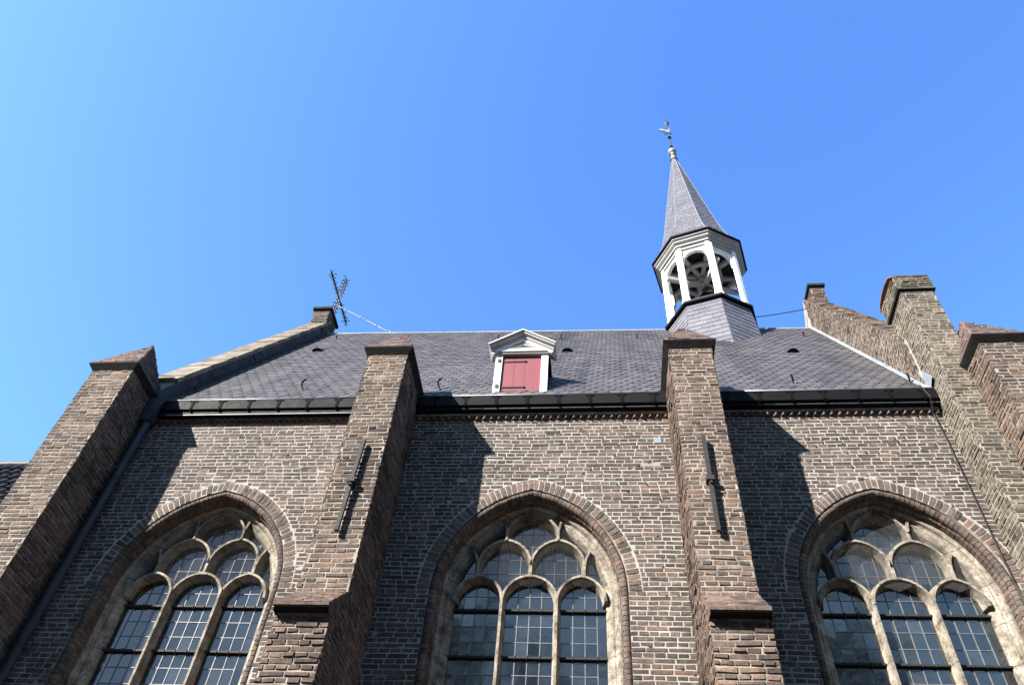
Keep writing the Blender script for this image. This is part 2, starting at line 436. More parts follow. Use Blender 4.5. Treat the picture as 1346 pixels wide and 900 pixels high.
# ------------------------------------------------------------------ buttresses
def profile_spans(x0, x1): return lambda z: [(x0, x1)]
def make_buttress(x0, x1, yf, i, brick='brick_b'):
    zt = 9.70; yl = yf - 0.37
    mb = MB()
    # mortar core: upper shaft, weathering, lower shaft
    mb.box(x0, x1, yf, -0.003 if i < 3 else 0.4, 5.5, zt, 1)
    mb.prism([(yf + 0.002, 5.98), (yl - 0.06, 5.60), (yl - 0.06, 5.572), (yl - .04, 5.565), (yl + .07, 5.565), (yf + 0.002, 5.53)], x0 - 0.001, x1 + 0.001, 0, .4)
    mb.box(x0 + .004, x1 - .004, yl - .05, yl + .068, 5.5605, 5.5645, 2)  # dark sheet under the drip, its shade put into the colour
    mb.box(x0 + 0.001, x1 - 0.001, yl + 0.07, -0.003, 0, 5.56, 1)
    ph = R_(0, .2)
    bricks(mb, lambda u, v, d: (u, yf - d, v), 5.98, zt, lambda z: [(x0 - R_(.0, .016), x1 + R_(.0, .016))], 0, (0.002, 0.009), 0.014, x0 + ph, rj=.006, ins=.006)
    bricks(mb, lambda u, v, d: (u, yl + .07 - d, v), 0.0, 5.55, profile_spans(x0 - .006, x1 + .006), 0, (0.003, 0.016), 0.012, x0 + ph, rj=.006, ins=.006)
    for xs, sg in ((x0, -1), (x1, 1)):
        for (ya, za, zb) in ((yf - .004, 5.5, zt), (yl + .066, 0.0, 5.52)):
            yb = -0.012 if i < 3 else 0.39
            bricks(mb, lambda u, v, d: (xs + sg * d, u, v), za, zb, profile_spans(ya, yb), 0, (0.003, 0.013), 0.010, ph + .06, rj=.005)
        # weathering flank
        bricks(mb, lambda u, v, d: (xs + sg * d, u, v), 5.56, 5.96, lambda z: [(max(yl - .05, yf - (5.98 - z) * 0.95), yf - .01)], 0, (0.003, 0.012), 0.01, 0, rj=.005)
    # weathering surface, brick on edge
    sl = Vector((0, (yl - 0.06) - yf, 5.60 - 5.98)); L = sl.length; sl.normalize()
    nn = Vector((0, -0.66, 0.75))
    bricks(mb, lambda u, v, d: (u, yf + sl.y * (L - v) - nn.y * -d, 5.98 + sl.z * (L - v) + nn.z * d), 0.0, L - .02, profile_spans(x0 - .006, x1 + .006), 0, (0.002, 0.01), 0.006, x0, rj=.004)
    b = mb.build('buttress', [brick, 'mortar_b', 'stone_d_shade'], church)
    # cap: hollow chamfered slab and a brick pyramid
    oh = 0.075
    cb = MB()
    X0, X1, Y0, Y1 = x0 - oh, x1 + oh, yf - oh, 0.14
    yb = Y1 - 0.02
    low = [(x0 - .01, yf - .01), (x1 + .01, yf - .01), (x1 + .01, yb), (x0 - .01, yb)]
    top = [(X0, Y0), (X1, Y0), (X1, Y1), (X0, Y1)]
    vs = [(x, y, zt - .005) for x, y in low] + [(x, y, zt + .085) for x, y in top] + [(x, y, zt + .105) for x, y in top]
    cb.poly(vs, [(3, 2, 1, 0)] + [(k, (k + 1) % 4, (k + 1) % 4 + 4, k + 4) for k in range(4)] + [(k + 4, (k + 1) % 4 + 4, (k + 1) % 4 + 8, k + 8) for k in range(4)] + [(8, 9, 10, 11)], 1)
    za = zt + .1055; ap = Vector(((x0 + x1) / 2, (Y0 + Y1) / 2, zt + 1.06))
    q = [Vector((x, y, za)) for x, y in [(X0 + .01, Y0 + .01), (X1 - .01, Y0 + .01), (X1 - .01, Y1 - .01), (X0 + .01, Y1 - .01)]]
    for k in range(4):
        a, b2 = q[k], q[(k + 1) % 4]
        cb.face([a, b2, ap], 2)
        mid = (a + b2) / 2; vd = (ap - mid); Lh = vd.length; vd.normalize(); ud = (b2 - a).normalized(); nd = ud.cross(vd)
        w0 = (b2 - a).length / 2
        bricks(cb, lambda u, v, d: mid + ud * u + vd * v + nd * d, 0, Lh - .03, lambda v: [(-w0 * (1 - v / Lh) + .004, w0 * (1 - v / Lh) - .004)], 0, (0.002, 0.011), 0.006, R_(0, .1), rj=.004)
    cb.build('cap', ['brick_r', 'stone_d_shade', 'mortar_b'], b)
    # iron wall anchor
    if i in (1, 2):
        a = MB(); xm = (x0 + x1) / 2 + (0.02 if i == 1 else -0.02); yy = yf - .06
        dx = -0.03 if i == 1 else 0.0
        a.hexa([(xm - .022 + dx, yy - .02, 6.7), (xm + .022 + dx, yy - .02, 6.7), (xm + .022 + dx, yy + .02, 6.7), (xm - .022 + dx, yy + .02, 6.7),
                (xm - .022, yy - .02, 8.04), (xm + .022, yy - .02, 8.04), (xm + .022, yy + .02, 8.04), (xm - .022, yy + .02, 8.04)])
        a.box(xm + dx / 2 - .045, xm + dx / 2 + .045, yy - .04, yf + .02, 7.37, 7.43)
        a.tube([(xm + dx / 2, yf, 7.33), (xm + dx / 2, yy - .05, 7.33)], .016)
        a.build('wall_anchor', 'iron_g', b)
    return b
for i, (x0, x1, yf) in enumerate(BUT): make_buttress(x0, x1, yf, i)

# ------------------------------------------------------------------ windows
def arch_path(xc, d, npts=26):
    """points (x, z) of the concentric arch at depth d inside the brick opening, left jamb foot to right jamb foot"""
    r = R0 - d; th = math.acos(CEN / r)
    left = [(xc - (r - CEN), ZB)]
    k = 10
    left += [(xc - (r - CEN), ZB + (ZS - ZB) * j / k) for j in range(1, k)]
    left += [(xc + CEN - r * math.cos(th * j / npts), ZS + r * math.sin(th * j / npts)) for j in range(npts + 1)]
    right = [(2 * xc - x, z) for x, z in reversed(left[:-1])]
    return left + right
def arch_sweep(mb, xc, prof, mi=0, npts=26):
    rows = [[(x, y, z) for x, z in arch_path(xc, d, npts)] for d, y in prof]
    n = len(rows[0])
    mb.poly([p for r in rows for p in r], [(i * n + k, i * n + k + 1, (i + 1) * n + k + 1, (i + 1) * n + k) for i in range(len(rows) - 1) for k in range(n - 1)], mi)
def arch_pt(xc, d, s, side):
    """s: arc length measured on the R0 circle from the springing (negative = down the jamb)"""
    r = R0 - d
    if s <= 0: return (xc + side * (r - CEN), ZS + s)
    th0 = math.acos(CEN / R0); th = math.acos(CEN / r)
    a = min(1.0, (s / R0) / th0) * th
    return (xc + side * (r * math.cos(a) - CEN), ZS + r * math.sin(a))
SARC = R0 * math.acos(CEN / R0)
def voussoirs(mb, xc, prof, s0, pitch, gap, mi=0, jit=0.004):
    for side in (-1, 1):
        n = max(1, round((SARC - s0) / pitch)); p = (SARC - s0) / n
        for i in range(n):
            a = s0 + i * p + gap / 2; b = s0 + (i + 1) * p - gap / 2
            jd, jy = R_(-jit, jit), R_(-jit, jit); k = len(prof)
            vs = []
            for s in (a, b):
                for d, y in prof:
                    x, z = arch_pt(xc, d + jd, s + R_(-.002, .002), side); vs.append((x, y + jy, z))
            fs = [tuple(range(k)), tuple(range(2 * k - 1, k - 1, -1))] + [(q, q + k, (q + 1) % k + k, (q + 1) % k) for q in range(k)]
            mb.poly(vs, fs, mi, random.random())
def path_sweep(mb, pts, prof, mi=0):
    """prof: (offset across the path, y); closed section swept along points (x, z)"""
    P2 = [Vector(p) for p in pts]; n = len(prof); vs = []
    for i, p in enumerate(P2):
        a = P2[max(0, i - 1)]; b = P2[min(len(P2) - 1, i + 1)]
        t = (b - a).normalized(); nr = Vector((-t.y, t.x))
        if 0 < i < len(P2) - 1:
            t1 = (p - a).normalized(); mitre = 1 / max(0.5, nr.dot(Vector((-t1.y, t1.x))))
        else: mitre = 1
        for o, y in prof:
            q = p + nr * o * mitre; vs.append((q.x, y, q.y))
    fs = [(i * n + k, i * n + (k + 1) % n, (i + 1) * n + (k + 1) % n, (i + 1) * n + k) for i in range(len(P2) - 1) for k in range(n)]
    fs += [tuple(range(n)), tuple(range(len(P2) * n - 1, (len(P2) - 1) * n - 1, -1))]
    mb.poly(vs, fs, mi, R_(.3, .7))
def small_arch(cx, zs, a, h, n=9, t0=0.0, t1=1.0):
    """pointed arch from left springing to right springing"""
    r = (h * h + a * a) / (2 * a); th = math.acos(max(-1, min(1, (r - a) / r)))
    L = [(cx + (r - a) - r * math.cos(th * j / n), zs + r * math.sin(th * j / n)) for j in range(n + 1)]
    pts = L + [(2 * cx - x, z) for x, z in reversed(L[:-1])]
    k = len(pts) - 1
    return pts[int(round(t0 * k)):int(round(t1 * k)) + 1]
jy_ = 0
def tbar(w=0.045, y0=0.232, y1=0.385):
    global jy_
    jy_ = (jy_ + 1) % 7; e = jy_ * 0.0023
    return [(-w - e * .3, y1 + e), (-w - e * .3, y0 + .115 + e), (-w * .62, y0 + .06 + e), (-.014, y0 + e), (.014, y0 + e), (w * .62, y0 + .06 + e), (w + e * .3, y0 + .115 + e), (w + e * .3, y1 + e)]

YG = 0.37
def make_window(xc):
    mb = MB()
    # flush outer ring of headers, roll moulding, two inner orders
    voussoirs(mb, xc, [(-0.146, 0.03), (-0.146, -0.002), (-0.085, -0.006), (-0.004, -0.003), (-0.004, 0.03)], -.02, 0.07, 0.015, 0)
    roll = [(0.045 + 0.045 * math.cos(a), 0.055 + 0.05 * math.sin(a)) for a in [math.radians(k) for k in range(170, 400, 25)]] + [(0.10, 0.11), (0.0, 0.11)]
    voussoirs(mb, xc, roll, ZB - ZS, 0.0614, 0.007, 0, 0.003)
    voussoirs(mb, xc, [(0.082, 0.10), (0.096, 0.10), (0.102, 0.11), (0.102, 0.195), (0.082, 0.195)], ZB - ZS, 0.0614, 0.008, 0, 0.003)
    # mortar behind the orders and white extrados joint
    arch_sweep(mb, xc, [(-0.004, 0.0), (0.004, 0.03), (0.004, 0.095), (0.088, 0.11), (0.094, 0.17), (0.096, 0.21), (0.10, 0.3)], 1)
    for side in (-1, 1):
        pr = [(-0.149, 0.01), (-0.150, -0.002), (-0.154, -0.004), (-0.160, -0.002), (-0.162, 0.01)]
        n = 40
        for i in range(n):
            s0, s1 = SARC * i / n, SARC * (i + 1) / n; k = len(pr)
            vs = [(*[(q[0], y, q[1]) for q in [arch_pt(xc, d, s, side)]][0],) for s in (s0, s1) for d, y in pr]
            mb.poly(vs, [(q, q + k, q + k + 1, q + 1) for q in range(k - 1)], 2)
    # flat mortar bed of the ring
    rr = MB()
    w = mb.build('window', ['brick_a', 'mortar_b', 'mortar_w'], church)
    # stone frame
    fr = MB()
    arch_sweep(fr, xc, [(0.095, 0.25), (0.098, 0.19), (0.125, 0.188), (0.145, 0.205), (0.150, 0.235), (0.165, 0.255), (0.185, 0.255), (0.198, 0.268), (0.235, 0.30), (0.262, 0.345), (0.262, 0.42)])
    fr.box(xc - 1.03, xc + 1.03, -0.06, 0.42, ZB - 0.18, ZB + 0.001)
    fr.build('frame', 'stone', w)
    # mullions
    for s in (-1, 1):
        mu = MB(); path_sweep(mu, [(xc + s * .325, ZB), (xc + s * .325, 4.4), (xc + s * .325, ZS)], tbar(.043)); mu.build('mullion', 'stone', w)
    # tracery
    tr = MB()
    for c in (-.65, 0, .65):
        path_sweep(tr, small_arch(xc + c * (.612 / .65), ZS - .002, .325 if c == 0 else .288, .335), tbar(.04))
    for c in (-.325, .325):
        path_sweep(tr, small_arch(xc + c, 7.13, .325, .37), tbar(.038))
        path_sweep(tr, [(xc + c, ZS + .3 - .33), (xc + c, ZS + .12)], tbar(.04))
        path_sweep(tr, [(xc + c, 7.49), (xc + c, 7.66)], tbar(.034))
        sg = 1 if c > 0 else -1
        # Y fork
        path_sweep(tr, [(xc + c, 7.62), (xc + c - sg * .03, 7.70), (xc + c - sg * .10, 7.79), (xc + c - sg * .2, 7.87), (xc, 7.965)], tbar(.03))
        path_sweep(tr, [(xc + c, 7.62), (xc + c + sg * .02, 7.70), (xc + c + sg * .04, 7.80)], tbar(.03))
        # outer haunch bars
        path_sweep(tr, [(xc + sg * .65, 6.96), (xc + sg * .65, 7.13)], tbar(.038))
        path_sweep(tr, [(xc + sg * .65, 7.10), (xc + sg * .67, 7.22), (xc + sg * .72, 7.34)], tbar(.03))
    path_sweep(tr, [(xc, 6.96), (xc, 7.16)], tbar(.042))
    tr.build('tracery', 'stone', w)
    # leaded glass: tilted panes and cames
    def panes(m2, xs, zs, keep):
        for i in range(len(xs) - 1):
            for j in range(len(zs) - 1):
                xm, zm = (xs[i] + xs[i + 1]) / 2, (zs[j] + zs[j + 1]) / 2
                if not keep(xm, zm): continue
                tx, tz = random.gauss(0, .006), random.gauss(0, .012)
                m2.face([(x, YG + (x - xm) * tx + (z_ - zm) * tz, z_) for x, z_ in ((xs[i], zs[j]), (xs[i + 1], zs[j]), (xs[i + 1], zs[j + 1]), (xs[i], zs[j + 1]))], 0, random.random())
        for x in xs[1:-1]:
            zt = max([z_ for z_ in zs if keep(x, z_ - .05)] + [zs[0]])
            zb_ = zs[0]
            if zt > zb_: m2.box(x - .0045, x + .0045, YG - .007, YG + .003, zb_, zt, 1)
        for z_ in zs[1:-1]:
            xx = [x for x in xs if keep(x, z_)]
            if len(xx) > 1: m2.box(xx[0], xx[-1], YG - .0055, YG + .003, z_ - .004, z_ + .004, 1)
    for c in (-.65, 0, .65):
        gl = MB(); cx = xc + c
        xs = [cx - .28 + .14 * k for k in range(5)]
        zs = [5.99 - .1933 * k for k in range(17, 0, -1)] + [5.99 + .1933 * k for k in range(0, 6)]
        panes(gl, xs, zs, lambda x, z_: abs(x - xc) < half(z_, R0 - .24))
        gl.build('lancet_glass', ['glass', 'came'], w)
        for zb_ in (6.57, 5.99, 5.41, 4.83, 4.25, 3.67):
            sb = MB(); sb.box(cx - .29, cx + .29, YG - .042, YG - .012, zb_ - .011, zb_ + .011)
            for q in (-.14, 0, .14): sb.box(cx + q - .008, cx + q + .008, YG - .050, YG - .005, zb_ - .018, zb_ + .018)
            sb.build('saddle_bar', 'iron_g', w)
    gl = MB()
    xs = [xc - .98 + .14 * k for k in range(15)]; zs = [6.7 + .1933 * k for k in range(8)]
    XG = YG
    globals()['YG'] = XG + .012
    panes(gl, xs, zs, lambda x, z_: abs(x - xc) < half(z_, R0 - .10))
    globals()['YG'] = XG
    gl.build('upper_glass', ['glass', 'came'], w)
    # protective wire mesh over the tracery lights
    wm = MB(); sp = .017; rw = .0011; yw = .262
    def wire(a, b):
        a, b = Vector(a), Vector(b); d = (b - a).normalized(); u = d.cross(Vector((0, 1, 0)))
        c = [Vector((0, -rw, 0)), u * rw + Vector((0, rw * .6, 0)), -u * rw + Vector((0, rw * .6, 0))]
        wm.poly([a + q for q in c] + [b + q for q in c], [(0, 1, 4, 3), (1, 2, 5, 4), (2, 0, 3, 5)])
    def zarch(dx):
        r = R0 - .235; q = r * r - (abs(dx) + CEN) ** 2
        return ZS + math.sqrt(q) if q > 0 else ZS
    k = -54
    while k <= 54:
        dx = k * sp
        if zarch(dx) > 6.93: wire((xc + dx, yw, 6.82 + .1 * abs(math.sin(dx * 4.83))), (xc + dx, yw, zarch(dx)))
        k += 1
    z_ = 6.86
    while z_ < 7.85:
        h = half(z_, R0 - .235)
        if h > .02: wire((xc - h, yw - .001, z_), (xc + h, yw - .001, z_))
        z_ += sp
    wm.build('wire_mesh', 'wire', w)
    return w
for c in WC: make_window(c)

# ------------------------------------------------------------------ eaves: dentil course and gutter
RY0, RZ0, RS = -0.095, 9.721, 1.61            # roof foot and slope
def roofz(y, x=-6.62): return RZ0 + (y - RY0) * (RS - .0053 * (x + 6.62))
for i, (xa, xb) in enumerate(((-6.74, -3.165), (-2.60, 0.975), (1.535, 4.58))):
    d = MB()
    x = xa
    while x < xb - .05:
        r = random.random(); h = R_(.05, .062); wq = .098
        zc = 9.345 + R_(-.004, .004); e = R_(-.006, .006)
        d.poly([(x, -.004, zc), (x + wq, -.004, zc), (x + wq / 2 + e, -h, zc), (x, -.004, zc + .052), (x + wq, -.004, zc + .052), (x + wq / 2 + e, -h, zc + .052)],
               [(0, 1, 2), (5, 4, 3), (0, 2, 5, 3), (2, 1, 4, 5)], 0, .35 + .65 * r)
        x += .106
    d.box(xa, xb, -.05, -.002, 9.40, 9.44, 1)
    d.build('dentil_course', ['brick_a', 'mortar_b'], church)
    g = MB(); lo = -.04 if i == 0 else 0.0
    # trough: fascia, soffit, bed moulding
    g.prism([(-.15, 9.70), (-.13, 9.70), (-.13, 9.53), (-.012, 9.53), (-.012, 9.50), (-.12, 9.50), (-.15, 9.515)], xa, xb)
    g.prism([(-.105, 9.499), (-.118, 9.487), (-.118, 9.458 + lo), (-.10, 9.448 + lo), (-.06, 9.443 + lo), (-.012, 9.443 + lo), (-.012, 9.499)], xa, xb)
    gu = g.build('gutter', 'black', church)
    l = MB(); l.tube([(xa, -.145, 9.704), (xb, -.145, 9.704)], .014, 8); l.build('lip', 'zinc', gu, smooth=True)
    s = MB(); z_ = 9.458 + lo
    s.prism([(-.123, z_ + .010), (-.119, z_ + .011), (-.119, z_ - .004), (-.123, z_ - .004)], xa + (.35 if i == 0 else 1.0 if i == 1 else .9), xb); s.build('drip_strip', 'lead_h' if i == 0 else 'iron', gu)
    n = int((xb - xa) / .42)
    for k in range(n):
        bx = xa + (k + .6) * (xb - xa) / n
        b = MB(); b.box(bx - .022, bx + .022, -.158, -.151, 9.517, 9.655); b.box(bx - .06, bx + .06, -.158, -.1515, 9.6555, 9.69)
        b.box(bx - .014, bx + .014, -.158, -.12, 9.487, 9.4985)
        b.build('bracket', 'soot', gu)

# ------------------------------------------------------------------ roof
RYR = 3.9; RZR = roofz(RYR)
def xr(y): return 4.55 + (y + .2) * .098
rf = MB()
shingle(rf, (-6.62, RY0, RZ0), (xr(RY0), RY0, RZ0), (xr(RYR), RYR, roofz(RYR, xr(RYR))), (-6.62, RYR, RZR), .165, .185)
rf.face([(-6.62, 7.9, RZ0), (-6.62, RYR, RZR), (xr(RYR), RYR, roofz(RYR, xr(RYR))), (xr(RYR), 7.9, RZ0)], 0)
roof = rf.build('roof', ['slate', 'under'], church)
rd = MB(); x = -6.62
while x < xr(RYR) - .1:
    e = min(x + 1.0, xr(RYR))
    c = []
    for xx in (x, e - .012):
        h = roofz(RYR, xx) + R_(0, .006)
        c += [(xx, RYR - .07, h - .09), (xx, RYR - .02, h + .012), (xx, RYR + .02, h + .012), (xx, RYR + .07, h - .09)]
    rd.poly(c, [(0, 1, 2, 3), (7, 6, 5, 4), (0, 4, 5, 1), (1, 5, 6, 2), (2, 6, 7, 3)]); x = e
rd.build('ridge_capping', 'lead_h', roof)
def on_roof(x, y, e=0.0): return Vector((x, y - .85 * e, roofz(y, x) + .527 * e))
SLD = Vector((0, 1, RS)).normalized(); RN = Vector((0, -RS, 1)).normalized()
VENT = [(-5.85, 2.42), (-.56, 2.14), (3.61, 1.87)]
def roof_y(px): return px
for (vx, vy) in VENT:
    v = MB(); p0 = on_roof(vx, vy)
    n = 8; vs = []
    for t, s in ((0, 1.0), (.34, .15)):
        for k in range(n + 1):
            a = math.pi * k / n
            vs.append(p0 + Vector((math.cos(a) * .11, 0, 0)) + RN * (math.sin(a) * .085 * s) + SLD * t)
    v.poly(vs, [(k, k + 1, n + 2 + k, n + 1 + k) for k in range(n)], 0)
    v.poly([q - SLD * -.02 for q in vs[:n + 1]], [tuple(range(n, -1, -1))], 1)
    v.build('roof_vent', ['lead_d', 'dark'], roof, org=p0)
def hook(x, y, L=.34, side=-.055):
    h = MB(); p0 = on_roof(x, y) - SLD * .05
    pts = [p0 + Vector((side * math.sin(math.pi * t), 0, L * .8 * t)) + RN * (.01 + .03 * math.sin(math.pi * t)) for t in [k / 8 for k in range(9)]]
    h.tube(pts, [.007, .011, .014, .015, .015, .015, .014, .011, .007], 6)
    h.build('ladder_hook', 'soot', roof, org=p0)
for x, y in ((-6.38, .27), (-4.61, .29), (-2.38, .22)): hook(x, y)
for x, y in ((2.87, .24), (4.47, .19)): hook(x, y, .26, .0)
for x, y in ((-5.99, 3.35), (-2.15, 3.2), (-.74, 3.1), (.91, 3.1), (4.38, 3.1)): hook(x, y, .2, -.01)
# eave flashing boards at both gables
fl = MB()
for a in range(12):
    y0 = RY0 + (RYR - RY0) * a / 12; y1 = RY0 + (RYR - RY0) * (a + 1) / 12 - .006
    q = []
    for y in (y0, y1):
        b = Vector((xr(y), y, roofz(y, xr(y))))
        q += [b + RN * .02 + Vector((-.09, 0, 0)), b + RN * .035, b + RN * .2]
    fl.poly(q, [(0, 1, 4, 3), (1, 2, 5, 4)])
fl.build('flashing', 'lead', roof)
fl = MB()
for a in range(8):
    y0 = RY0 + (RYR - RY0) * a / 8; y1 = RY0 + (RYR - RY0) * (a + 1) / 8 - .006
    q = []
    for y in (y0, y1):
        b = Vector((-6.62, y, roofz(y)))
        q += [b + RN * .02 + Vector((.06, 0, 0)), b + RN * .035 + Vector((.004, 0, 0)), b + RN * .19 + Vector((.004, 0, 0))]
    fl.poly(q, [(0, 3, 4, 1), (1, 4, 5, 2)])
fl.build('flashing', 'lead_d', roof)

# ------------------------------------------------------------------ gable parapets
def parapet(xin, sgn, thick, hv, y0, brick, pil_h, pil_w, cap):
    rs = RS - .0053 * (xin(RYR) + 6.62); RZR = RZ0 + (RYR - RY0) * rs
    def roofz(y): return RZ0 + (y - RY0) * rs
    """xin(y): inner face; sgn: outward direction; hv: height above the slates"""
    p = MB()
    P = lambda u, v, d: (xin(u) - sgn * d, u, v)
    ya, yb = y0, RYR
    # core
    c = []
    for y in (ya, yb):
        for zo in (-.38, hv):
            c += [(xin(y), y, roofz(y) + zo), (xin(y) + sgn * thick, y, roofz(y) + zo)]
    p.poly(c, [(0, 1, 3, 2), (4, 5, 7, 6), (0, 2, 6, 4), (1, 3, 7, 5), (2, 3, 7, 6)], 1)
    # back slope
    c = []
    for y, s in ((RYR, RYR), (2 * RYR - ya, ya)):
        for zo in (-.38, hv):
            c += [(xin(RYR), y, roofz(s) + zo), (xin(RYR) + sgn * thick, y, roofz(s) + zo)]
    p.poly(c, [(0, 1, 3, 2), (4, 5, 7, 6), (0, 2, 6, 4), (1, 3, 7, 5), (2, 3, 7, 6)], 1)
    def sp(z):
        yu = RY0 + (z - .01 - RZ0) / rs; yl = RY0 + (z - hv - RZ0) / rs
        return [(max(ya, yl), min(yb, yu))]
    bricks(p, P, roofz(ya) - .3, roofz(yb) + hv, sp, 0, (.002, .008), .014, rj=.005, ins=.005)
    # top face bricks
    L = math.hypot(yb - ya, (yb - ya) * RS)
    P2 = lambda u, v, d: (xin(ya) + (xin(yb) - xin(ya)) * v / L + sgn * u, ya + (yb - ya) * v / L - .85 * d, roofz(ya + (yb - ya) * v / L) + hv + .527 * d)
    if not cap: bricks(p, P2, 0.02, L - .1, lambda v: [(-.01, thick + .01)], 0, (.004, .016), .010, rj=.006)
    o = p.build('gable_parapet', [brick, 'mortar'], church)
    if cap:
        k = MB(); n = 58
        for i in range(n):
            v0, v1 = L * i / n, L * (i + 1) / n - .010
            e = R_(-.009, .009)
            q = [P2(u, v, d) for v in (v0, v1) for u, d in ((-.05, .0), (thick + .05, .0), (thick + .05, .07 + e), (-.05, .07 + e))]
            k.poly(q, [(0, 1, 2, 3), (7, 6, 5, 4), (0, 4, 5, 1), (1, 5, 6, 2), (2, 6, 7, 3), (3, 7, 4, 0)])
        k.build('coping', 'coping', o)
    # apex pillar
    x0, x1 = (xin(RYR) - .36, xin(RYR) + .03) if sgn < 0 else (xin(RYR) + .15, xin(RYR) + .45)
    zt = RZR + pil_h; w = pil_w
    a = MB(); a.box(x0, x1, RYR - w, RYR + w, RZR - .6, zt, 1)
    bricks(a, lambda u, v, d: (u, RYR - w - d, v), RZR - .6, zt, lambda z: [(x0 - .005, x1 + .005)], 0, (.004, .013), .010, x0)
    for xs, sg in ((x0, -1), (x1, 1)):
        bricks(a, lambda u, v, d: (xs + sg * d, u, v), RZR - .6, zt, lambda z: [(RYR - w - .004, RYR + w)], 0, (.004, .013), .010, RYR)
    ap = a.build('apex_pillar', [brick, 'mortar_b'], o)
    s = MB(); s.box(x0 - .05, x1 + .05, RYR - w - .06, RYR + w + .06, zt + .001, zt + .075)
    s.build('cap_slab', 'stone_d_shade', ap)
    return o
parapet(lambda y: -6.62, -1, .36, .40, -.02, 'brick', .60, .28, True)
parapet(lambda y: xr(y) + .003, 1, .40, 1.06, -.02, 'brick_b', 1.22, .26, False)

# ------------------------------------------------------------------ chimney
ch = MB(); cx0, cx1, cy0, cy1, czt = 4.60, 5.06, -.46, .16, 11.80
ch.box(cx0, cx1, cy0, cy1, 0, czt, 1)
bricks(ch, lambda u, v, d: (u, cy0 - d, v), 0, 11.5, profile_spans(cx0 - .006, cx1 + .006), 0, (.002, .009), .013, cx0, rj=.005, ins=.005)
for xs, sg in ((cx0, -1), (cx1, 1)):
    bricks(ch, lambda u, v, d: (xs + sg * d, u, v), 0, 11.5, profile_spans(cy0 - .004, cy1), 0, (.002, .009), .013, .06, rj=.005, ins=.005)
chim = ch.build('chimney', ['brick_c', 'mortar_b'], church)
bd = MB(); o_ = .03
bd.box(cx0 - o_, cx1 + o_, cy0 - o_, cy1 + o_, 11.5, 11.83, 1)
bd.box(cx0 - o_ - .012, cx1 + o_ + .012, cy0 - o_ - .012, cy1 + o_ + .012, 11.49, 11.515, 2)
bricks(bd, lambda u, v, d: (u, cy0 - o_ - d, v), 11.52, 11.83, profile_spans(cx0 - o_, cx1 + o_), 0, (.003, .014), .010, cx0)
for xs, sg in ((cx0 - o_, -1), (cx1 + o_, 1)):
    bricks(bd, lambda u, v, d: (xs + sg * d, u, v), 11.52, 11.83, profile_spans(cy0 - o_, cy1 + o_), 0, (.003, .014), .010, 0)
bd.build('chimney_head', ['brick_c', 'mortar_b', 'stone_d_shade'], chim)
ct = MB()
n = 10; vs = []; ym_ = (cy0 + cy1) / 2
for x in (cx0 - .07, cx1 - .02):
    for rr, rz in ((.345, .15), (.325, .125)):
        for jj in range(n + 1):
            a = math.pi * jj / n
            vs.append((x, ym_ - math.cos(a) * rr, 11.80 + math.sin(a) * rz))
m1 = n + 1
ct.poly(vs, [(jj, jj + 1, 2 * m1 + jj + 1, 2 * m1 + jj) for jj in range(n)] + [(m1 + jj, 3 * m1 + jj, 3 * m1 + jj + 1, m1 + jj + 1) for jj in range(n)] +
        [(jj, m1 + jj, m1 + jj + 1, jj + 1) for jj in range(n)] + [(2 * m1 + jj, 2 * m1 + jj + 1, 3 * m1 + jj + 1, 3 * m1 + jj) for jj in range(n)] + [(0, 2 * m1, 3 * m1, m1), (n, m1 + n, 3 * m1 + n, 2 * m1 + n)])
ct.build('clay_tile', 'clay', chim, smooth=False)

# ------------------------------------------------------------------ dormer
dx0, dx1, dy, dz0, dz1 = -1.56, -.74, .08, roofz(.08) + .0, 10.84
yb = lambda z: RY0 + (z - RZ0) / RS
dm = MB()
for xs in (dx0 + .03, dx1 - .03):
    dm.face([(xs, dy + .03, dz0), (xs, yb(dz1 + .1) + .1, dz1 + .1), (xs, dy + .03, dz1 + .1)], 0)
dm.box(dx0 + .09, dx1 - .09, dy + .09, dy + .11, dz0, dz1, 1)
dorm = dm.build('dormer', ['lead_d', 'dark'], church)
for xa in (dx0, dx1 - .105):
    p = MB(); p.box(xa, xa + .105, dy, dy + .09, dz0, dz1); p.build('post', 'white', dorm)
p = MB()
xs = [dx0 + .107, dx0 + .107 + .19, dx0 + .107 + .355, dx1 - .107]
for a, b in zip(xs[:-1], xs[1:]): p.box(a + .0015, b - .0015, dy + .03, dy + .065, dz0 + .005, dz1 - .035)
p.build('shutter', 'red', dorm)
for zc in (dz0 + .13, dz1 - .13):
    p = MB(); p.box(dx0 + .06, dx0 + .47, dy + .018, dy + .029, zc - .011, zc + .011); p.box(dx0 + .035, dx0 + .085, dy - .012, dy - .001, zc - .035, zc + .035)
    p.sphere((dx0 + .47, dy + .02, zc), .017); p.build('strap_hinge', 'iron', dorm)
